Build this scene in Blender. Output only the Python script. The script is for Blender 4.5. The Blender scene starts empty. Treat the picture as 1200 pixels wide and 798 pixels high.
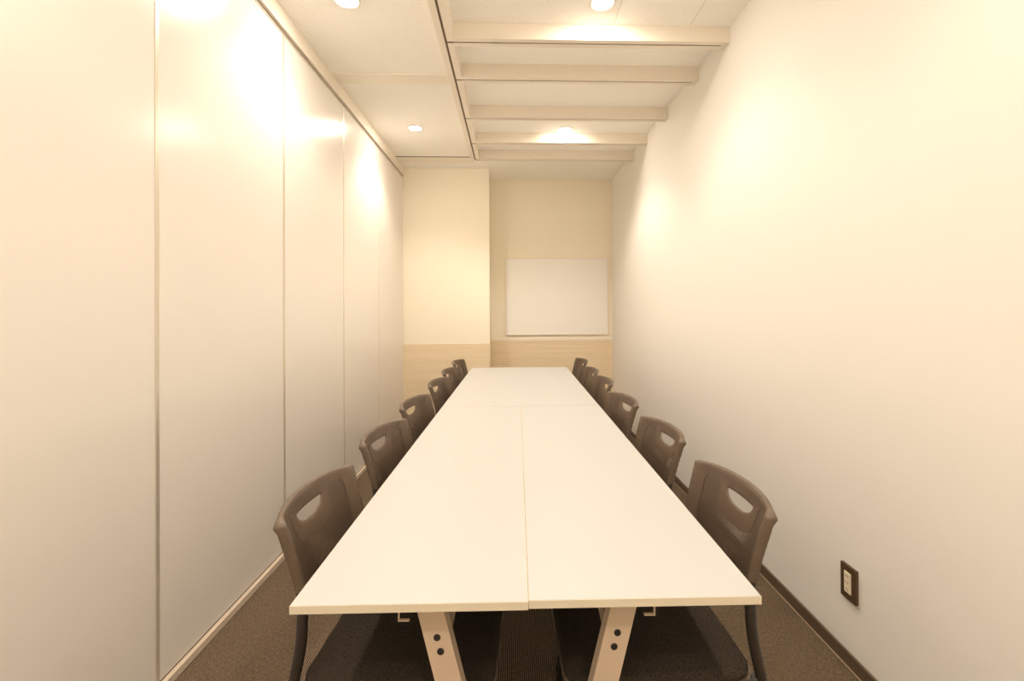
import bpy, bmesh, math, random
from mathutils import Vector, Matrix
from mathutils.geometry import delaunay_2d_cdt
random.seed(4)
scene = bpy.context.scene
COL = scene.collection

# ------------------------------------------------------------------ helpers
def link(o, parent=None):
    COL.objects.link(o)
    if parent is not None:
        o.parent = parent
    return o

def obj(name, bm, mat, parent=None, smooth=None, bevel=None, seg=2):
    """link the bmesh as ONE mesh object"""
    if bevel:
        bmesh.ops.bevel(bm, geom=[e for e in bm.edges if len(e.link_faces) == 2 and e.calc_face_angle(0) > 0.6],
                        offset=bevel, segments=seg, profile=0.6, affect='EDGES', clamp_overlap=True)
    bmesh.ops.recalc_face_normals(bm, faces=bm.faces)
    me = bpy.data.meshes.new(name)
    bm.to_mesh(me)
    bm.free()
    if not isinstance(mat, (list, tuple)):
        mat = [mat]
    for m in mat:
        me.materials.append(m)
    if smooth is not None:
        for p in me.polygons:
            p.use_smooth = True
        me.set_sharp_from_angle(angle=math.radians(smooth))
    return link(bpy.data.objects.new(name, me), parent)

def box(bm, x0, x1, y0, y1, z0, z1):
    v = [bm.verts.new(p) for p in ((x0, y0, z0), (x1, y0, z0), (x1, y1, z0), (x0, y1, z0),
                                   (x0, y0, z1), (x1, y0, z1), (x1, y1, z1), (x0, y1, z1))]
    for f in ((0, 3, 2, 1), (4, 5, 6, 7), (0, 1, 5, 4), (1, 2, 6, 5), (2, 3, 7, 6), (3, 0, 4, 7)):
        bm.faces.new([v[i] for i in f])
    return v

def bx(*a):
    bm = bmesh.new()
    box(bm, *a)
    return bm

def loft(bm, loops, cap=True):
    rows = [[bm.verts.new(p) for p in lp] for lp in loops]
    n = len(rows[0])
    for a, b in zip(rows, rows[1:]):
        for i in range(n):
            bm.faces.new((a[i], a[(i + 1) % n], b[(i + 1) % n], b[i]))
    if cap:
        bm.faces.new(rows[0][::-1])
        bm.faces.new(rows[-1])
    return rows

def ring(cx, cy, r, z, n=32):
    return [(cx + r * math.cos(2 * math.pi * i / n), cy + r * math.sin(2 * math.pi * i / n), z) for i in range(n)]

def smooth_path(pts, sub=6):
    """Catmull-Rom through the points"""
    P = [Vector(p) for p in pts]
    P = [P[0] * 2 - P[1]] + P + [P[-1] * 2 - P[-2]]
    out = []
    for i in range(1, len(P) - 2):
        for k in range(sub):
            t = k / sub
            a, b, c, d = P[i - 1], P[i], P[i + 1], P[i + 2]
            out.append(0.5 * ((2 * b) + (c - a) * t + (2 * a - 5 * b + 4 * c - d) * t * t + (3 * b - a - 3 * c + d) * t ** 3))
    out.append(P[-2])
    return out

def tube(bm, pts, rx, ry, n=14, up=(1, 0, 0)):
    """elliptical tube; rx runs along 'up' made square to the path, ry across; rx/ry may be lists"""
    L = len(pts)
    loops = []
    for i, p in enumerate(pts):
        t = (pts[min(i + 1, L - 1)] - pts[max(i - 1, 0)]).normalized()
        u = Vector(up)
        u = (u - t * u.dot(t)).normalized()
        w = t.cross(u)
        a = rx[i] if isinstance(rx, list) else rx
        b = ry[i] if isinstance(ry, list) else ry
        loops.append([tuple(p + u * a * math.cos(2 * math.pi * k / n) + w * b * math.sin(2 * math.pi * k / n)) for k in range(n)])
    loft(bm, loops)

def thing(name, label, cat, loc=(0, 0, 0), rotz=0.0, group=None):
    o = bpy.data.objects.new(name, None)
    o.empty_display_size = 0.1
    link(o)
    o.location = loc
    o.rotation_euler = (0, 0, rotz)
    o['label'] = label
    o['category'] = cat
    if group:
        o['group'] = group
    return o

def struct(name, bm, mat, label, cat, bevel=None):
    o = obj(name, bm, mat, bevel=bevel)
    o['kind'] = 'structure'
    o['label'] = label
    o['category'] = cat
    return o

def kids(o):
    return [c for c in bpy.data.objects if c.parent == o]

def copy_tree(o, parent=None):
    c = o.copy()
    link(c)
    if parent is not None:
        c.parent = parent
    for ch in kids(o):
        copy_tree(ch, c)
    return c

# ------------------------------------------------------------------ materials
def mat(name, col, rough=0.5, metal=0.0, spec=0.5, coat=0.0):
    m = bpy.data.materials.new(name)
    m.use_nodes = True
    b = m.node_tree.nodes['Principled BSDF']
    b.inputs['Base Color'].default_value = (*col, 1)
    b.inputs['Roughness'].default_value = rough
    b.inputs['Metallic'].default_value = metal
    b.inputs['Specular IOR Level'].default_value = spec
    b.inputs['Coat Weight'].default_value = coat
    return m

def nodes(m):
    nt = m.node_tree
    return nt, nt.nodes, nt.links, nt.nodes['Principled BSDF']

def add_noise(m, scale, amt, detail=4, bump=0.0, stretch=(1, 1, 1), dist=0.001):
    """multiply the base colour by a faint noise, optional bump"""
    nt, N, L, b = nodes(m)
    tc = N.new('ShaderNodeTexCoord')
    mp = N.new('ShaderNodeMapping')
    mp.inputs['Scale'].default_value = stretch
    L.new(tc.outputs['Object'], mp.inputs['Vector'])
    nz = N.new('ShaderNodeTexNoise')
    nz.inputs['Scale'].default_value = scale
    nz.inputs['Detail'].default_value = detail
    L.new(mp.outputs['Vector'], nz.inputs['Vector'])
    c = tuple(b.inputs['Base Color'].default_value)
    mx = N.new('ShaderNodeMixRGB')
    mx.inputs['Color1'].default_value = tuple(v * (1 - amt) for v in c[:3]) + (1,)
    mx.inputs['Color2'].default_value = tuple(min(1, v * (1 + amt)) for v in c[:3]) + (1,)
    L.new(nz.outputs['Fac'], mx.inputs['Fac'])
    L.new(mx.outputs['Color'], b.inputs['Base Color'])
    if bump:
        bp = N.new('ShaderNodeBump')
        bp.inputs['Strength'].default_value = bump
        bp.inputs['Distance'].default_value = dist
        L.new(nz.outputs['Fac'], bp.inputs['Height'])
        L.new(bp.outputs['Normal'], b.inputs['Normal'])
    return m

M = {}
M['wall'] = add_noise(mat('white_wallpaper', (0.83, 0.81, 0.765), 0.75, spec=0.25), 160, 0.015, bump=0.12)
M['cream_white'] = mat('white_paint', (0.90, 0.88, 0.83), 0.7, spec=0.25)
M['cream'] = add_noise(mat('cream_paint', (0.91, 0.85, 0.705), 0.7, spec=0.25), 90, 0.015, bump=0.05)
M['panel'] = add_noise(mat('white_enamel_steel', (0.80, 0.77, 0.72), 0.215, spec=0.42), 2.5, 0.012)
M['alu'] = mat('satin_aluminium', (0.82, 0.765, 0.67), 0.3, 0.55)
M['beam'] = add_noise(mat('cream_coated_metal', (0.84, 0.775, 0.675), 0.42, spec=0.32), 6, 0.02)
M['seal'] = mat('tan_bottom_seal', (0.66, 0.56, 0.44), 0.5)
M['slot'] = mat('dark_slot_fill', (0.16, 0.10, 0.055), 0.6)  # dark fill for slots; also paints the shade in grooves and gaps
M['white'] = add_noise(mat('white_laminate', (0.50, 0.505, 0.495), 0.42, spec=0.35), 220, 0.012)
M['edge'] = add_noise(mat('shaded_edge_band', (0.71, 0.635, 0.49), 0.5), 60, 0.03, stretch=(1, 1, 12))  # shade on the white table edge put into a cream tone
M['board'] = mat('whiteboard_enamel', (0.90, 0.88, 0.84), 0.3)
M['boardframe'] = mat('whiteboard_frame', (0.86, 0.80, 0.70), 0.4)
M['plastic'] = add_noise(mat('black_plastic', (0.118, 0.083, 0.056), 0.42, spec=0.5), 500, 0.06, bump=0.05)  # black lifted to brownish, lens veil put into the colour
M['leg'] = mat('shaded_leg_plastic', (0.03, 0.022, 0.015), 0.42)  # same plastic as the back, shade below the tables put into its colour
M['seatfab'] = mat('dark_seat_fabric', (0.10, 0.072, 0.048), 0.9, spec=0.15)
M['silver'] = add_noise(mat('silver_painted_metal', (0.76, 0.61, 0.45), 0.38, 0.25), 300, 0.03)
M['gusset'] = mat('darker_painted_steel', (0.30, 0.235, 0.17), 0.5)
M['black'] = mat('black_rubber', (0.018, 0.014, 0.011), 0.55)
M['base'] = add_noise(mat('brown_vinyl_baseboard', (0.125, 0.09, 0.058), 0.5), 40, 0.08)
M['lip'] = mat('baseboard_toe', (0.40, 0.29, 0.2), 0.5)
M['plate'] = mat('dark_bronze_plate', (0.11, 0.068, 0.035), 0.35, 0.3)
M['socket'] = mat('ivory_socket', (0.80, 0.72, 0.55), 0.4)
M['strip'] = add_noise(mat('ceiling_strip_metal', (0.87, 0.82, 0.71), 0.4), 9, 0.03)

# seat fabric: woven dots
nt, N, L, b = nodes(M['seatfab'])
tc = N.new('ShaderNodeTexCoord'); vo = N.new('ShaderNodeTexVoronoi'); vo.inputs['Scale'].default_value = 320
L.new(tc.outputs['Object'], vo.inputs['Vector'])
cr = N.new('ShaderNodeValToRGB')
cr.color_ramp.elements[0].color = (0.068, 0.051, 0.036, 1); cr.color_ramp.elements[1].color = (0.026, 0.0195, 0.014, 1)
cr.color_ramp.elements[1].position = 0.7
L.new(vo.outputs['Distance'], cr.inputs['Fac']); L.new(cr.outputs['Color'], b.inputs['Base Color'])

# perforated back: real see-through holes in a hexagonal pattern
mm = mat('perforated_black_plastic', (0.11, 0.077, 0.052), 0.5)
nt, N, L, b = nodes(mm)
tc = N.new('ShaderNodeTexCoord'); sp = N.new('ShaderNodeSeparateXYZ')
L.new(tc.outputs['Object'], sp.inputs['Vector'])
def mth(op, a, bb=None, c=None):
    n = N.new('ShaderNodeMath'); n.operation = op
    for i, v in enumerate((a, bb, c)):
        if v is None: continue
        if isinstance(v, (int, float)): n.inputs[i].default_value = v
        else: L.new(v, n.inputs[i])
    return n.outputs[0]
PIT = 0.0062
def dots(oy, oz):
    y = mth('MULTIPLY', mth('PINGPONG', mth('ADD', mth('DIVIDE', sp.outputs['Y'], PIT), 100 + oy), 0.5), PIT)
    z = mth('MULTIPLY', mth('PINGPONG', mth('ADD', mth('DIVIDE', sp.outputs['Z'], PIT * 1.6), 100 + oz), 0.5), PIT * 1.6)
    return mth('SQRT', mth('ADD', mth('MULTIPLY', y, y), mth('MULTIPLY', z, z)))
dmin = mth('MINIMUM', dots(0, 0), dots(0.5, 0.5))
alpha = mth('GREATER_THAN', dmin, 0.0016)
L.new(alpha, b.inputs['Alpha'])
M['mesh'] = mm

# wood grain, horizontal boards
def wood(name, c1, c2, vec_scale):
    m = mat(name, c1, 0.5, spec=0.3)
    nt, N, L, b = nodes(m)
    tc = N.new('ShaderNodeTexCoord'); mp = N.new('ShaderNodeMapping')
    mp.inputs['Scale'].default_value = vec_scale
    L.new(tc.outputs['Object'], mp.inputs['Vector'])
    n1 = N.new('ShaderNodeTexNoise'); n1.inputs['Scale'].default_value = 1.0; n1.inputs['Detail'].default_value = 8; n1.inputs['Roughness'].default_value = 0.65
    n1.inputs['Distortion'].default_value = 0.4
    L.new(mp.outputs['Vector'], n1.inputs['Vector'])
    cr = N.new('ShaderNodeValToRGB')
    cr.color_ramp.elements[0].position = 0.3; cr.color_ramp.elements[1].position = 0.7
    cr.color_ramp.elements[0].color = (*c2, 1); cr.color_ramp.elements[1].color = (*c1, 1)
    L.new(n1.outputs['Fac'], cr.inputs['Fac']); L.new(cr.outputs['Color'], b.inputs['Base Color'])
    return m
M['wood'] = wood('pale_oak_veneer', (0.86, 0.735, 0.535), (0.77, 0.63, 0.43), (1.6, 1.6, 34))

# carpet: fine ribs along the room with broken loops
m = mat('brown_rib_carpet', (0.2, 0.15, 0.1), 0.95, spec=0.1)
nt, N, L, b = nodes(m)
tc = N.new('ShaderNodeTexCoord')
wv = N.new('ShaderNodeTexWave'); wv.bands_direction = 'X'; wv.inputs['Scale'].default_value = 2 * math.pi / 20 / 0.0075 * 0.5 * 2
wv.inputs['Distortion'].default_value = 0.6; wv.inputs['Detail'].default_value = 1; wv.inputs['Detail Scale'].default_value = 3
L.new(tc.outputs['Object'], wv.inputs['Vector'])
mp = N.new('ShaderNodeMapping'); mp.inputs['Scale'].default_value = (134, 60, 1)
L.new(tc.outputs['Object'], mp.inputs['Vector'])
nz = N.new('ShaderNodeTexNoise'); nz.inputs['Scale'].default_value = 1.3; nz.inputs['Detail'].default_value = 3
L.new(mp.outputs['Vector'], nz.inputs['Vector'])
mul = N.new('ShaderNodeMath'); mul.operation = 'MULTIPLY'
L.new(wv.outputs['Fac'], mul.inputs[0]); L.new(nz.outputs['Fac'], mul.inputs[1])
cr = N.new('ShaderNodeValToRGB')
cr.color_ramp.elements[0].position = 0.02; cr.color_ramp.elements[0].color = (0.046, 0.033, 0.021, 1)
cr.color_ramp.elements[1].position = 0.62; cr.color_ramp.elements[1].color = (0.28, 0.208, 0.14, 1)
L.new(mul.outputs[0], cr.inputs['Fac']); L.new(cr.outputs['Color'], b.inputs['Base Color'])
bp = N.new('ShaderNodeBump'); bp.inputs['Strength'].default_value = 0.5; bp.inputs['Distance'].default_value = 0.003
L.new(mul.outputs[0], bp.inputs['Height']); L.new(bp.outputs['Normal'], b.inputs['Normal'])
M['carpet'] = m

# acoustic ceiling board: pin holes and fine seams
m = mat('acoustic_ceiling_board', (0.86, 0.79, 0.68), 0.85, spec=0.15)
nt, N, L, b = nodes(m)
tc = N.new('ShaderNodeTexCoord')
vo = N.new('ShaderNodeTexVoronoi'); vo.inputs['Scale'].default_value = 70; vo.inputs['Randomness'].default_value = 1
L.new(tc.outputs['Object'], vo.inputs['Vector'])
lt = N.new('ShaderNodeMath'); lt.operation = 'LESS_THAN'; lt.inputs[1].default_value = 0.2
L.new(vo.outputs['Distance'], lt.inputs[0])
nz = N.new('ShaderNodeTexNoise'); nz.inputs['Scale'].default_value = 28; nz.inputs['Detail'].default_value = 5
L.new(tc.outputs['Object'], nz.inputs['Vector'])
gt = N.new('ShaderNodeMath'); gt.operation = 'GREATER_THAN'; gt.inputs[1].default_value = 0.5
L.new(nz.outputs['Fac'], gt.inputs[0])
pin = N.new('ShaderNodeMath'); pin.operation = 'MULTIPLY'
L.new(lt.outputs[0], pin.inputs[0]); L.new(gt.outputs[0], pin.inputs[1])
c1 = N.new('ShaderNodeMixRGB'); c1.inputs['Color1'].default_value = (0.94, 0.92, 0.865, 1); c1.inputs['Color2'].default_value = (0.80, 0.75, 0.65, 1)
L.new(pin.outputs[0], c1.inputs['Fac'])
sp = N.new('ShaderNodeSeparateXYZ'); L.new(tc.outputs['Object'], sp.inputs['Vector'])
seams = None
for sx in (0.558, 0.977):
    d = mth('LESS_THAN', mth('ABSOLUTE', mth('SUBTRACT', sp.outputs['X'], sx)), 0.0016)
    seams = d if seams is None else mth('MAXIMUM', seams, d)
c2 = N.new('ShaderNodeMixRGB'); c2.inputs['Color2'].default_value = (0.66, 0.58, 0.46, 1)
seams = mth('MULTIPLY', seams, mth('LESS_THAN', sp.outputs['Y'], 2.60))
L.new(c1.outputs['Color'], c2.inputs['Color1']); L.new(seams, c2.inputs['Fac'])
L.new(c2.outputs['Color'], b.inputs['Base Color'])
bp = N.new('ShaderNodeBump'); bp.inputs['Strength'].default_value = 0.25; bp.inputs['Distance'].default_value = 0.002
L.new(nz.outputs['Fac'], bp.inputs['Height']); L.new(bp.outputs['Normal'], b.inputs['Normal'])
M['ceil'] = m

LAMP_COL = (1.0, 0.865, 0.73)
m = bpy.data.materials.new('lit_lens'); m.use_nodes = True
b = m.node_tree.nodes['Principled BSDF']
b.inputs['Base Color'].default_value = (0.9, 0.9, 0.9, 1)
b.inputs['Emission Color'].default_value = (*LAMP_COL, 1)
b.inputs['Emission Strength'].default_value = 215
M['lens'] = m

# ------------------------------------------------------------------ room numbers
XL, XR, H = -1.185, 1.199, 2.821
YF, YC, YB = -1.3, 5.153, 5.5905         # front wall, column face, back wall
XC = -0.245                               # column's free side

# ------------------------------------------------------------------ setting
struct('floor', bx(-1.32, 1.32, YF - .1, YB + .1, -0.06, 0.0), M['carpet'], 'dark brown ribbed carpet floor', 'floor')
struct('ceiling', bx(-1.32, 1.32, YF - .1, YB + .1, H, H + .06), M['ceil'], 'cream acoustic board ceiling with fine pin holes', 'ceiling')
struct('wall_right', bx(XR, XR + .1, YF - .1, YB + .1, 0, H), M['wall'], 'long plain off-white wall with a power outlet', 'wall')
struct('wall_back', bx(XC - .02, XR, YB, YB + .1, 0, H), M['cream'], 'cream painted wall carrying the whiteboard', 'wall')
struct('wall_column', bx(-1.32, XC, YC, YB + .1, 0, H), M['cream'], 'cream boxed-out wall section beside the whiteboard recess', 'wall')
struct('wall_front', bx(-1.32, XR, YF - .1, YF, 0, H), M['cream_white'], 'plain off-white wall closing the room', 'wall')
bm = bmesh.new()
box(bm, -1.32, -1.26, YF, YC, 0, H)  # backing added behind the panels to catch light in their gaps
box(bm, -1.26, XL, YF, 0.732, 0, 2.72)
struct('wall_left', bm, M['wall'], 'unseen wall stretch and added backing behind the white sliding partition', 'wall')
struct('trim_1', bx(-1.26, -1.165, YF, YC, 2.732, H), M['beam'], 'cream track housing along the top of the white partition', 'trim', bevel=0.002)
obj('gap_shade', bx(-1.255, -1.188, YF + .01, YC - .002, 2.7225, 2.7315), M['slot'], bpy.data.objects['trim_1'])  # dark box fills the gap, painting its shade
# wainscot: veneer boards with a thin cap
struct('trim_2', bx(XL, XC, YC - .004, YC, 0, .905), M['wood'], 'pale wood veneer wainscot on the boxed-out wall section', 'wainscot')
struct('trim_3', bx(XC, XR, YB - .004, YB, 0, .905), M['wood'], 'pale wood veneer wainscot below the whiteboard', 'wainscot')
struct('trim_4', bx(XC, XC + .004, YC - .004, YB - .004, 0, .905), M['wood'], 'narrow wood veneer return on the side of the boxed-out wall', 'wainscot')
struct('trim_8', bx(XC, XR, YB - .006, YB, .905, .93), M['boardframe'], 'pale cap strip along the top of the wood wainscot', 'trim', bevel=0.001)
# shallow equipment strips across the left ceiling bay
struct('trim_5', bx(-1.165, -0.393, 3.089, 3.217, H - .006, H), M['strip'], 'narrow metal strip across the ceiling between two downlights', 'ceiling strip', bevel=0.002)
struct('trim_6', bx(-1.165, -0.393, 4.775, 4.94, H - .005, H), M['strip'], 'narrow metal strip across the ceiling close to the cream wall', 'ceiling strip', bevel=0.002)
struct('trim_7', bx(-1.165, -0.393, 4.757, 4.775, H - .002, H), M['slot'], 'thin dark strip painting a shadow gap across the ceiling close to the cream wall', 'ceiling gap')  # raised strip, the gap's shade is only its dark colour
# baseboard with a paler toe
bm = bx(XR - .009, XR, YF, YB, 0, .0515)
o = struct('baseboard_right', bm, M['base'], 'dark brown vinyl baseboard along the off-white wall', 'baseboard', bevel=0.003)
tube_pts = [Vector((XR - .0115, YF + .01, .0025)), Vector((XR - .0115, YB - .01, .0025))]
bm = bmesh.new(); tube(bm, tube_pts, .0025, .0025, 8)
obj('toe_strip', bm, M['lip'], o, 40)

# ------------------------------------------------------------------ sliding partition panels
joints = [0.736, 1.610, 2.484, 3.358, 4.232, YC - .003]
panel_lab = ['white enamelled partition panel, the wide one cut off by the edge of the photo',
             'white partition panel whose foot ends behind the first chair of its row',
             'white partition panel carrying the bright reflection of a ceiling downlight',
             'white partition panel second from the cream wall, narrow in view',
             'white partition panel butting against the cream wall']
for i in range(5):
    a, c = joints[i], joints[i + 1]
    t = thing('sliding_panel', panel_lab[i], 'sliding panel', (XL, (a + c) / 2, 0), 0, 'white sliding panels')
    hw = (c - a) / 2
    e = .0085
    obj('panel_face', bx(-.05, 0, -hw + e, hw - e, .040, 2.716), M['panel'], t, bevel=.0015)
    for s in (-1, 1):
        y0, y1 = sorted((s * (hw - .0005), s * (hw - e + .0005)))
        q = obj('edge_profile', bx(-.05, .0025, y0, y1, .036, 2.716), M['alu'], t, bevel=.001)
        q['label'] = 'aluminium edge profile'
    q = obj('top_trim', bx(-.045, .004, -hw + .002, hw - .002, 2.714, 2.7215), M['alu'], t, bevel=.001)
    q['label'] = 'thin aluminium top trim'
    q = obj('bottom_seal', bx(-.05, .015, -hw + .004, hw - .004, .003, .031), M['seal'], t, bevel=.003)
    q['label'] = 'tan bottom seal'
    obj('groove_shade', bx(-.045, -.004, -hw + .004, hw - .004, .030, .0415), M['slot'], q)  # dark filler paints the shade between seal and panel

# ------------------------------------------------------------------ ceiling tracks
def track_section(axis, a, b, c0, w, z0, zt):
    """box with a slot along its underside; runs along 'axis' from a to b, across from c0 to c0+w"""
    mid, sw, sd, lip = c0 + w / 2, .0065, .03, .004
    prof = [(c0, zt), (c0, z0), (mid - sw, z0), (mid - sw, z0 + sd), (mid + sw, z0 + sd), (mid + sw, z0), (c0 + w, z0), (c0 + w, zt)]
    bm = bmesh.new()
    loops = []
    for p in (a, b):
        loops.append([(p, q, z) if axis == 'x' else (q, p, z) for q, z in prof])
    loft(bm, loops)
    return bm

Z0 = 2.735
t = thing('track_rail', 'long cream ceiling rail with dark slot, running lengthwise beside the partition bay', 'ceiling rail', (-.352, 4.59, H))
bm = track_section('y', YF + .01 - 4.59, 4.622 - 4.59, -.041, .082, Z0 - H, 0)
obj('rail_body', bm, M['beam'], t)
obj('slot', bx(-.0065, .0065, YF + .02 - 4.59, .0, Z0 + .004 - H, Z0 + .03 - H), M['slot'], t)['label'] = 'dark slot in the underside'
for y in (2.528, 2.950, 3.553, 4.100, 4.545):
    obj('slot_branch', bx(.0, .041, y + .0315 - 4.59, y + .0445 - 4.59, Z0 - H - .0004, Z0 - H + .002), M['slot'], t)
beam_lab = ['cream cross beam with lamp glare on its face, longest of the five under the ceiling',
            'cream cross beam second from the long glare-lit beam, no lamp beside it',
            'cream cross beam in the middle of the five under the ceiling',
            'cream cross beam with a bright downlight right before its face, second from the whiteboard end',
            'cream cross beam at the whiteboard end of the ceiling rail']
for lab, y in zip(beam_lab, (2.528, 2.950, 3.553, 4.100, 4.545)):
    t = thing('cross_track', lab, 'ceiling track', (0.44, y, H), 0, 'cross beams under the ceiling')
    obj('beam_body', track_section('x', -.311 - .44, XR - .44, 0, .076, Z0 - H, 0), M['beam'], t)
    obj('slot', bx(-.310 - .44, XR - .03 - .44, .0315, .0445, Z0 + .004 - H, Z0 + .03 - H), M['slot'], t)['label'] = 'dark slot in the underside'
    obj('end_cap', bx(XR - .03 - .44, XR - .001 - .44, .030, .046, Z0 - H + .0003, Z0 + .02 - H), M['beam'], t)

# ------------------------------------------------------------------ downlights
def downlight(x, y, label, power=15):
    t = thing('downlight', label, 'downlight', (x, y, H), 0, 'recessed ceiling downlights')
    bm = bmesh.new()
    prof = [(.066, 0), (.066, -.003), (.062, -.005), (.052, -.005), (.048, -.002), (.048, 0)]
    loft(bm, [ring(0, 0, r, z, 40) for r, z in prof], cap=False)
    obj('trim_ring', bm, M['beam'], t, 40)
    bm = bmesh.new()
    loft(bm, [ring(0, 0, r, z, 40) for r, z in ((.0478, -.0005), (.044, -.005), (.03, -.009), (.012, -.011))])
    obj('lens', bm, M['lens'], t, 60)['label'] = 'glowing lens'
    ld = bpy.data.lights.new('bulb', 'SPOT')
    ld.energy = power
    ld.color = LAMP_COL
    ld.spot_size = math.radians(128)
    ld.spot_blend = 0.55
    ld.shadow_soft_size = 0.035
    lo = bpy.data.objects.new('bulb', ld)
    link(lo, t)
    lo.location = (0, 0, -.05)
    return t

downlight(-.815, 2.359, 'glowing round downlight over the partition side, cut by the upper edge of the photo')
downlight(-.815, 4.013, 'small glowing round downlight over the partition side, nearer the cream wall', 24)
downlight(.462, 2.346, 'glowing round downlight before the longest cross beam', 15)
downlight(.462, 4.025, 'glowing round downlight between two cross beams toward the whiteboard', 24)
for x, y in ((-.815, .70), (.462, .69), (-.815, -.95), (.462, -.96)):
    downlight(x, y, 'glowing round downlight over the open end of the room, outside the view', 18 if y < 0 else 11)

# ------------------------------------------------------------------ whiteboard
t = thing('whiteboard', 'blank white board on the cream wall above the wood wainscot', 'whiteboard', (.534, YB, .973))
obj('board_face', bx(-.606, .606, -.020, -.004, .008, .902), M['board'], t, bevel=.001)
for nm, a in (('frame_side', (-.612, -.604, -.024, 0, 0, .910)), ('frame_side', (.604, .612, -.024, 0, 0, .910)),
              ('frame_bar', (-.604, .604, -.024, 0, 0, .009)), ('frame_bar', (-.604, .604, -.024, 0, .901, .910))):
    obj(nm, bx(*a), M['boardframe'], t, bevel=.002)

# ------------------------------------------------------------------ power outlet
t = thing('wall_outlet', 'dark bronze power outlet plate with ivory insert, low on the off-white wall', 'outlet', (XR, 1.6375, .243))
bm = bx(-.010, 0, -.0375, .0375, 0, .119)
obj('plate', bm, M['plate'], t, bevel=.003)
ins = obj('socket_insert', bx(-.0125, -.008, -.0155, .0165, .024, .096), M['socket'], t, bevel=.001)
ins['label'] = 'ivory insert with three socket modules'
for k in range(3):
    z = .036 + k * .024
    bm = bmesh.new()
    box(bm, -.0135, -.012, -.0135, .0145, z - .0105, z + .0105)
    mo = obj('socket_module', bm, M['socket'], ins, bevel=.001)
    bm = bmesh.new()
    for yy in (-.0045, .0055):
        box(bm, -.0139, -.013, yy - .0009, yy + .0009, z - .004, z + .004)
    obj('slot_pair', bm, M['slot'], ins)

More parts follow.
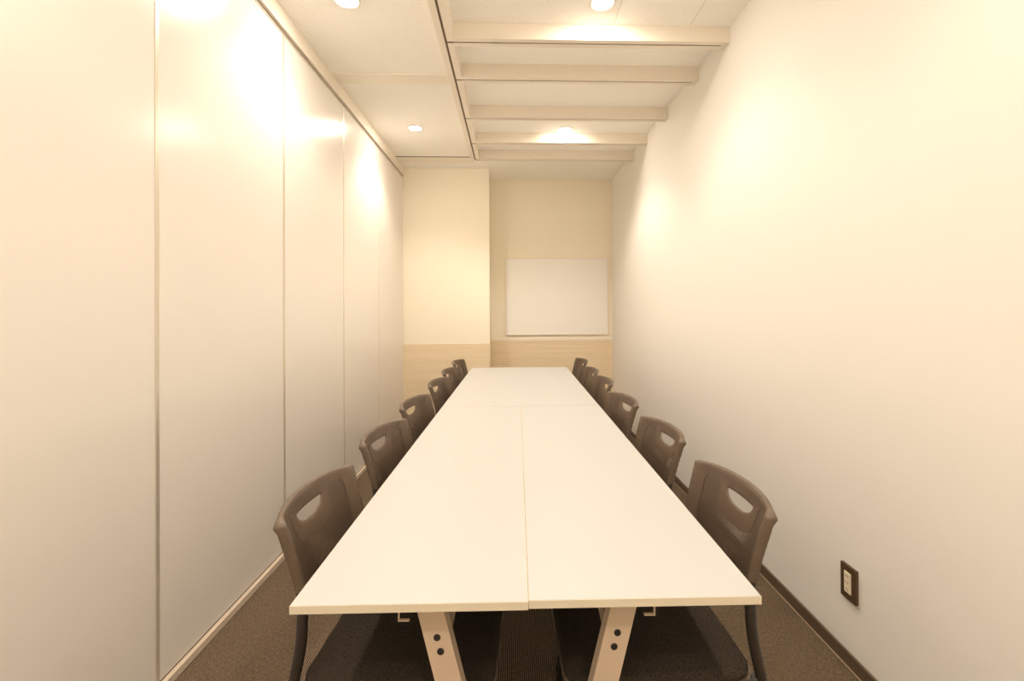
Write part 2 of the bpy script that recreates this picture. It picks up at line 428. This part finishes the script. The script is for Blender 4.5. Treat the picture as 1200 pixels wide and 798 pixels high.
# ------------------------------------------------------------------ tables
TW, TL, TH = .9016, 1.8008, .7237
rot, tx, ty = .0109, .029, .8969
def tw(a, b):
    return (tx + a * math.cos(rot) + b * math.sin(rot), ty - a * math.sin(rot) + b * math.cos(rot))
def make_table(s, label, gap_in, gap_end, at, far_in):
    """s = +1: seam lies on the table's +x side"""
    w, l = TW / 2, TL
    t = thing('folding_table', label, 'table', (*at, 0), -rot, 'white meeting tables pushed together')
    ins = .0011 if gap_in > .0002 else .0002
    x0, x1 = -w / 2 + (gap_in if s < 0 else 0), w / 2 - (gap_in if s > 0 else 0)
    y0, y1 = -l / 2 + gap_end, l / 2 - gap_end
    top = obj('tabletop', bx(x0 + (.001 if s > 0 else ins - .0001), x1 - (.001 if s < 0 else ins - .0001), y0 + .001, y1 - .001, TH - .0155, TH), M['white'], t, bevel=.0012)
    # edge band runs round the top
    bm = bmesh.new()
    o_ = [(x0, y0), (x1, y0), (x1, y1), (x0, y1)]
    il, ir = (.0011, ins) if s > 0 else (ins, .0011)
    i_ = [(x0 + il, y0 + .0011), (x1 - ir, y0 + .0011), (x1 - ir, y1 - .0011), (x0 + il, y1 - .0011)]
    def lp(pts, z): return [(*p, z) for p in pts]
    loft(bm, [lp(i_, TH - .016), lp(o_, TH - .016), lp(o_, TH - .0008), lp(i_, TH - .0006)], cap=False)
    obj('edge_band', bm, M['edge'], top)['label'] = 'edge band, shade on white put into its cream colour'
    # stretcher beam
    bm = bx(s * .012 - .02, s * .012 + .02, -l / 2 + .11, l / 2 - far_in - .01, .655, .69)
    obj('stretcher', bm, M['silver'], t, bevel=.004)
    for e in (-1, 1):
        ye = e * (l / 2 - (.102 if e < 0 else far_in))
        yf, yk = ye + e * .016, ye - e * .016
        # slanted post
        bm = bmesh.new()
        xt, xb = s * .010, s * .165
        zt, zb = TH - .016, .085
        hw = .0275
        v = []
        for z, xc in ((zb, xb), (zt, xt)):
            for dx, yy in ((-hw, min(yf, yk)), (hw, min(yf, yk)), (hw, max(yf, yk)), (-hw, max(yf, yk))):
                v.append(bm.verts.new((xc + dx, yy, z)))
        for f in ((0, 3, 2, 1), (4, 5, 6, 7), (0, 1, 5, 4), (1, 2, 6, 5), (2, 3, 7, 6), (3, 0, 4, 7)):
            bm.faces.new([v[i] for i in f])
        post = obj('leg', bm, M['silver'], t, 40, bevel=.008, seg=3)
        for z in (.600, .571):
            xc = xt + (xb - xt) * (zt - z) / (zt - zb)
            bm = bmesh.new()
            loops = []
            for r, d in ((.0074, .010), (.0074, .0168), (.0060, .0182), (.003, .0184), (.0028, .0172), (.001, .0170)):
                loops.append([(xc + r * math.cos(q * math.pi / 10), ye + e * d, z + r * math.sin(q * math.pi / 10)) for q in range(20)])
            loft(bm, loops)
            obj('bolt', bm, M['black'], post, 40)['label'] = 'black bolt'
        # C-shaped catch on the outer side of the post top
        bm = bmesh.new()
        xa = xt - s * .032
        xo = xa - s * .022
        xs = sorted((xa, xo))
        ys = sorted((ye + e * .010, ye + e * .004))
        box(bm, xo - .0015, xo + .0015, *ys, .630, TH - .016)
        box(bm, xs[0], xs[1], *ys, .630, .633)
        box(bm, xs[0], xs[1], *ys, TH - .019, TH - .016)
        obj('catch', bm, M['silver'], t)
        # gusset plate behind the post, inner side
        bm = bmesh.new()
        g = [(xt + s * .020, TH - .016), (xt + s * .075, TH - .016), (xt + s * .068, .665), (xt + s * .048, .565), (xt + s * .03, .565)]
        ya, yb = ye - e * .020, ye - e * .026
        loft(bm, [[(x, ya, z) for x, z in g], [(x, yb, z) for x, z in g]])
        obj('gusset', bm, M['gusset'], t)
        # foot bar with two casters
        fx0, fx1 = sorted((s * .215, -s * .20))
        foot = obj('foot', bx(fx0, fx1, ye - .022, ye + .022, .062, .092), M['silver'], t, bevel=.008, seg=3)
        for fx in (fx0 + .03, fx1 - .03):
            bm = bmesh.new()
            for yy in (ye - .013, ye + .013):
                loops = []
                for d, r in ((-.008, .018), (-.008, .023), (-.006, .025), (.006, .025), (.008, .023), (.008, .018)):
                    loops.append([(fx + r * math.cos(q * math.pi / 12), yy + d, .025 + r * math.sin(q * math.pi / 12)) for q in range(24)])
                loft(bm, loops)
            box(bm, fx - .006, fx + .006, ye - .005, ye + .005, .02, .064)
            obj('caster', bm, M['black'], foot, 40)['label'] = 'black twin-wheel caster'
    return t

g1, g2 = .0004, .00005
make_table(1, 'white table on the partition side, its free end and slanted leg in full view', g1, .0003, tw(-TW / 4, TL / 2), .49)
make_table(-1, 'white table on the outlet wall side, its free end and slanted leg in full view', g1, .0003, tw(TW / 4, TL / 2 + .004), .49)
make_table(1, 'white table on the partition side, reaching toward the boxed-out cream wall', g2, .0003, tw(-TW / 4, TL * 1.5 + .001), .37)
make_table(-1, 'white table on the outlet wall side, reaching toward the whiteboard', g2, .0002, tw(TW / 4, TL * 1.5 + .0045), .37)

# ------------------------------------------------------------------ chair
PROF = [(.86, -.022), (.79, 0.0), (.74, .014), (.68, .033), (.62, .047), (.575, .051), (.52, .046), (.42, .023), (.2, -.025), (0, -.07), (-.1, -.09)]
def prof(z):
    for (z1, x1), (z0, x0) in zip(PROF, PROF[1:]):
        if z0 <= z <= z1:
            k = (z - z0) / (z1 - z0)
            return x0 + (x1 - x0) * k
    return 0
def prof_s(z):
    return sum(prof(z + d) for d in (-.02, -.01, 0, .01, .02)) / 5
SAG = .047
def surf(y, z):
    return Vector((prof_s(z) - SAG * (1 - min(1, (abs(y) / .212)) ** 2.0), y, z))
def surfn(y, z):
    e = .002
    a = surf(y + e, z) - surf(y - e, z)
    c = surf(y, z + e) - surf(y, z - e)
    return a.cross(c).normalized()           # towards +x (the sitter)

def round_poly(pts, r, step=.004):
    """pts: list of (x, y[, radius]); rounded corners, resampled"""
    n = len(pts)
    out = []
    for i in range(n):
        p0, p1, p2 = Vector(pts[i - 1][:2]), Vector(pts[i][:2]), Vector(pts[(i + 1) % n][:2])
        rr = pts[i][2] if len(pts[i]) > 2 else r
        a, c = (p0 - p1), (p2 - p1)
        d = min(rr, a.length * .45, c.length * .45)
        A, B = p1 + a.normalized() * d, p1 + c.normalized() * d
        for k in range(7):
            t = k / 6
            out.append(A * (1 - t) ** 2 + p1 * 2 * t * (1 - t) + B * t * t)
    res = []
    m = len(out)
    for i in range(m):
        a, c = out[i], out[(i + 1) % m]
        k = max(1, int((c - a).length / (step * 1.6)))
        for j in range(k):
            q = a + (c - a) * j / k
            if not res or (q - res[-1]).length > .0008:
                res.append(q)
    if (res[0] - res[-1]).length < .0008:
        res.pop()
    return res

def in_poly(p, poly):
    c = False
    j = len(poly) - 1
    for i in range(len(poly)):
        a, d = poly[i], poly[j]
        if (a.y > p.y) != (d.y > p.y) and p.x < (d.x - a.x) * (p.y - a.y) / (d.y - a.y) + a.x:
            c = not c
        j = i
    return c
def dist_poly(p, poly):
    best = 9
    j = len(poly) - 1
    for i in range(len(poly)):
        a, d = poly[j], poly[i]
        ab = d - a
        t = max(0, min(1, (p - a).dot(ab) / max(1e-12, ab.length_squared)))
        best = min(best, (p - (a + ab * t)).length)
        j = i
    return best

def shell(outer, holes, front, back, rim, grid=.011, flat=0):
    """tessellate a flat outline with holes, wrap it on surf(), give it a rounded thickness"""
    loops = [outer] + holes
    pts, edges = [], []
    for lp_ in loops:
        b0 = len(pts)
        pts += lp_
        edges += [(b0 + i, b0 + (i + 1) % len(lp_)) for i in range(len(lp_))]
    def alld(p): return min(dist_poly(p, q) for q in loops)
    def inside(p): return in_poly(p, outer) and not any(in_poly(p, h) for h in holes)
    extra = []
    for d in (rim * .25, rim):
        for li, lp_ in enumerate(loops):
            n = len(lp_)
            for i in range(0, n, 1 if d < rim else 2):
                tn = (lp_[(i + 1) % n] - lp_[i - 1]).normalized()
                for sg in (1, -1):
                    q = lp_[i] + Vector((-tn.y, tn.x)) * d * sg
                    if inside(q) and alld(q) > d * .85 and all((q - w).length > d * .5 for w in extra[-3:]):
                        extra.append(q)
    xs = [p.x for p in outer]; ys = [p.y for p in outer]
    nx = int((max(xs) - min(xs)) / grid); ny = int((max(ys) - min(ys)) / grid)
    for i in range(nx + 1):
        for j in range(ny + 1):
            q = Vector((min(xs) + i * grid, min(ys) + j * grid))
            if inside(q) and alld(q) > rim * 1.5:
                extra.append(q)
    V, E_, F, *_ = delaunay_2d_cdt([Vector(p) for p in pts + extra], edges, [], 0, 1e-6)
    F = [f for f in F if inside(sum((Vector(V[i]) for i in f), Vector((0, 0))) / len(f))]
    bm = bmesh.new()
    fv, bv = [], []
    for p in V:
        p = Vector(p)
        d = min(1, min(dist_poly(p, q) for q in loops[:len(loops) - flat]) / rim)
        k = .12 + .88 * math.sqrt(max(0, 1 - (1 - d) ** 2))
        c, n = surf(p.x, p.y), surfn(p.x, p.y)
        fv.append(bm.verts.new(c + n * front(p) * k))
        bv.append(bm.verts.new(c - n * back(p) * k))
    cnt = {}
    for f in F:
        bm.faces.new([fv[i] for i in f])
        bm.faces.new([bv[i] for i in f][::-1])
        for a, c in zip(f, f[1:] + f[:1]):
            key = (min(a, c), max(a, c))
            cnt[key] = cnt.get(key, 0) + 1
    for (a, c), k in cnt.items():
        if k == 1:
            bm.faces.new((fv[a], fv[c], bv[c], bv[a]))
    bmesh.ops.delete(bm, geom=[v for v in bm.verts if not v.link_faces], context='VERTS')
    return bm

def sst(a, b_, x):
    t = max(0, min(1, (x - a) / (b_ - a)))
    return t * t * (3 - 2 * t)

def leg_obj(pts, rx, ry, parent, glide):
    bm = bmesh.new()
    P = smooth_path(pts)
    tube(bm, P, rx(len(P)) if callable(rx) else rx, ry(len(P)) if callable(ry) else ry)
    l = obj('leg', bm, M['leg'], parent, 60)
    bm = bmesh.new()
    gx, gy = glide
    loft(bm, [ring(gx, gy, r, z, 18) for r, z in ((.013, 0), (.0155, .002), (.0155, .008), (.013, .012))])
    obj('foot_glide', bm, M['black'], l, 40)
    return l

def rrect(x0, x1, y0, y1, r, z, n=7):
    out = []
    for cx, cy, a0 in ((x1 - r, y1 - r, 0), (x0 + r, y1 - r, 90), (x0 + r, y0 + r, 180), (x1 - r, y0 + r, 270)):
        for k in range(n):
            a = math.radians(a0 + 90 * k / (n - 1))
            out.append((cx + r * math.cos(a), cy + r * math.sin(a), z))
    return out

def make_chair():
    t = thing('chair', '', 'chair', (0, 0, 0), 0, 'black mesh-back chairs along the table')
    W = .2105
    outer = round_poly([(-.2140, .7890, .022), (-.14, .796, .03), (0, .7985, .05), (.14, .796, .03), (.2140, .7890, .022), (.2130, .765, .02),
                        (W - .004, .68, .03), (W - .008, .553, .006), (.178, .553, .008), (.168, .566, .02), (0, .545, .08),
                        (-.168, .566, .02), (-.178, .553, .008), (-W + .008, .553, .006), (-W + .004, .68, .03), (-.2130, .765, .02)], .02)
    hole = round_poly([(-.072, .750, .007), (.072, .750, .007), (.060, .731, .012), (.028, .7185, .02), (-.028, .7185, .02), (-.060, .731, .012)], .012)
    win = round_poly([(-.170, .762, .02), (-.106, .764, .016), (-.094, .694, .02), (-.045, .672, .02), (.045, .672, .02), (.094, .694, .02),
                      (.106, .764, .016), (.170, .762, .02), (.165, .585, .02), (0, .570, .05), (-.165, .585, .02)], .02)
    def front(p): return .0026 + .017 * sst(.165, .205, abs(p.x)) * (1 - .5 * sst(.75, .79, p.y)) + .004 * sst(.765, .785, p.y)
    def back(p): return .0034 + .004 * sst(.17, .205, abs(p.x)) + .0065 * sst(.762, .786, p.y)
    obj('backrest', shell(outer, [hole, win], front, back, .007, flat=1), M['plastic'], t, 70)
    wi = round_poly([(-.177, .768, .02), (-.100, .770, .016), (-.086, .702, .02), (-.04, .682, .02), (.04, .682, .02), (.086, .702, .02),
                     (.100, .770, .016), (.177, .768, .02), (.172, .578, .02), (0, .563, .05), (-.172, .578, .02)], .02)
    q = obj('mesh_panel', shell(wi, [], lambda p: .0023, lambda p: .0030, .0005, .014), M['mesh'], t, 70)
    q['label'] = 'finely perforated panel of the back'
    # seat: plastic pan and padded cushion
    loops = []
    for ins, z in ((.06, .392), (.02, .396), (.0, .408), (.0, .418)):
        loops.append(rrect(.045 + ins, .497 - ins, -.238 + ins, .238 - ins, .06 - ins * .5, z))
    bm = bmesh.new(); loft(bm, loops)
    obj('seat_pan', bm, M['plastic'], t, 50)
    loops = []
    for ins, z in ((.004, .418), (.0, .424), (.0, .432), (.006, .4395), (.02, .4425), (.06, .441), (.12, .437)):
        lp_ = rrect(.05 + ins, .493 - ins, -.234 + ins, .234 - ins, .06 - ins * .35, z)
        lp_ = [(x, y, zz - .012 * sst(.38, .5, x)) for x, y, zz in lp_]
        loops.append(lp_)
    bm = bmesh.new(); loft(bm, loops)
    obj('seat', bm, M['seatfab'], t, 60)
    for s in (-1, 1):
        leg_obj([(prof_s(.63) - .002, s * .2005, .63), (prof_s(.58) - .001, s * .202, .58), (prof_s(.52) + .004, s * .205, .52), (prof_s(.42) + .009, s * .210, .42),
                 (-.020, s * .220, .2), (-.07, s * .228, .006)],
                lambda n: [.006 + .007 * min(1, i / 9) for i in range(n)], lambda n: [.006 + .006 * min(1, i / 9) for i in range(n)], t, (-.07, s * .228))
        leg_obj([(.40, s * .178, .395), (.415, s * .188, .36), (.44, s * .205, .2), (.468, s * .225, .006)], .0135, .0125, t, (.468, s * .225))
        P = smooth_path([(.028, s * .207, .405), (.10, s * .190, .390), (.25, s * .180, .386), (.405, s * .180, .385)])
        bm = bmesh.new(); tube(bm, P, .011, .013, 12, up=(0, 0, 1))
        obj('side_rail', bm, M['leg'], t, 60)
    P = [Vector((.25, -.18, .383)), Vector((.25, 0, .383)), Vector((.25, .18, .383))]
    bm = bmesh.new(); tube(bm, P, .010, .012, 12, up=(0, 0, 1))
    obj('crossbar', bm, M['leg'], t, 60)
    return t

LEFT = [(-.528, 1.308, 2.6), (-.517, 1.934, 8.0), (-.520, 2.557, 8.0), (-.500, 3.236, 7.5), (-.502, 3.827, 5.3), (-.502, 4.448, 5.4)]
RIGHT = [(.609, 1.304, -1.1), (.614, 1.932, -4.4), (.603, 2.574, -7.0), (.630, 3.246, -2.6), (.634, 3.786, -1.5), (.657, 4.480, -3.1)]
ordn = ['first', 'second', 'third', 'fourth', 'fifth', 'sixth']
proto = make_chair()
first = True
for rows, side in ((LEFT, 'by the white partition'), (RIGHT, 'by the outlet wall')):
    for i, (x, y, r) in enumerate(rows):
        c = proto if first else copy_tree(proto)
        first = False
        c.location = (x, y, 0)
        c.rotation_euler = (0, 0, math.radians(-r if side.endswith('partition') else 180 - r))
        c['label'] = 'black mesh-back chair, %s from the tables\' free end, %s' % (ordn[i], side)

# ------------------------------------------------------------------ world, camera, colour
w = bpy.data.worlds.new('world')
scene.world = w
w.use_nodes = True
w.node_tree.nodes['Background'].inputs['Color'].default_value = (1, .85, .65, 1)
w.node_tree.nodes['Background'].inputs['Strength'].default_value = 0.05

F, CX, HY, YAW, PITCH, ROLL = 551.066, 618.119, 359.65, .0329, .0044, -.0047
cy, sy, cp, sp_, cr_, sr = math.cos(YAW), math.sin(YAW), math.cos(PITCH), math.sin(PITCH), math.cos(ROLL), math.sin(ROLL)
right = Vector((cy, -sy, 0)); f0 = Vector((sy, cy, 0)); Zv = Vector((0, 0, 1))
fw = f0 * cp + Zv * sp_
up = -f0 * sp_ + Zv * cp
R_ = right * cr_ + up * sr
U_ = up * cr_ - right * sr
cd = bpy.data.cameras.new('camera')
cam = bpy.data.objects.new('camera', cd)
link(cam)
mw = Matrix((R_, U_, -fw)).transposed().to_4x4()
mw.translation = Vector((0, 0, 1.281))
cam.matrix_world = mw
cd.sensor_fit = 'HORIZONTAL'
cd.sensor_width = 36
cd.lens = F * 36 / 1200
cd.shift_x = (600 - CX) / 1200
cd.shift_y = (HY - 399) / 1200
cd.clip_start = 0.02
scene.camera = cam

scene.view_settings.view_transform = 'Standard'
scene.view_settings.look = 'None'
scene.view_settings.gamma = 1
scene.view_settings.use_curve_mapping = False
scene.view_settings.exposure = 0.62
scene.cycles.max_bounces = 12
scene.cycles.diffuse_bounces = 8
scene.cycles.transparent_max_bounces = 24
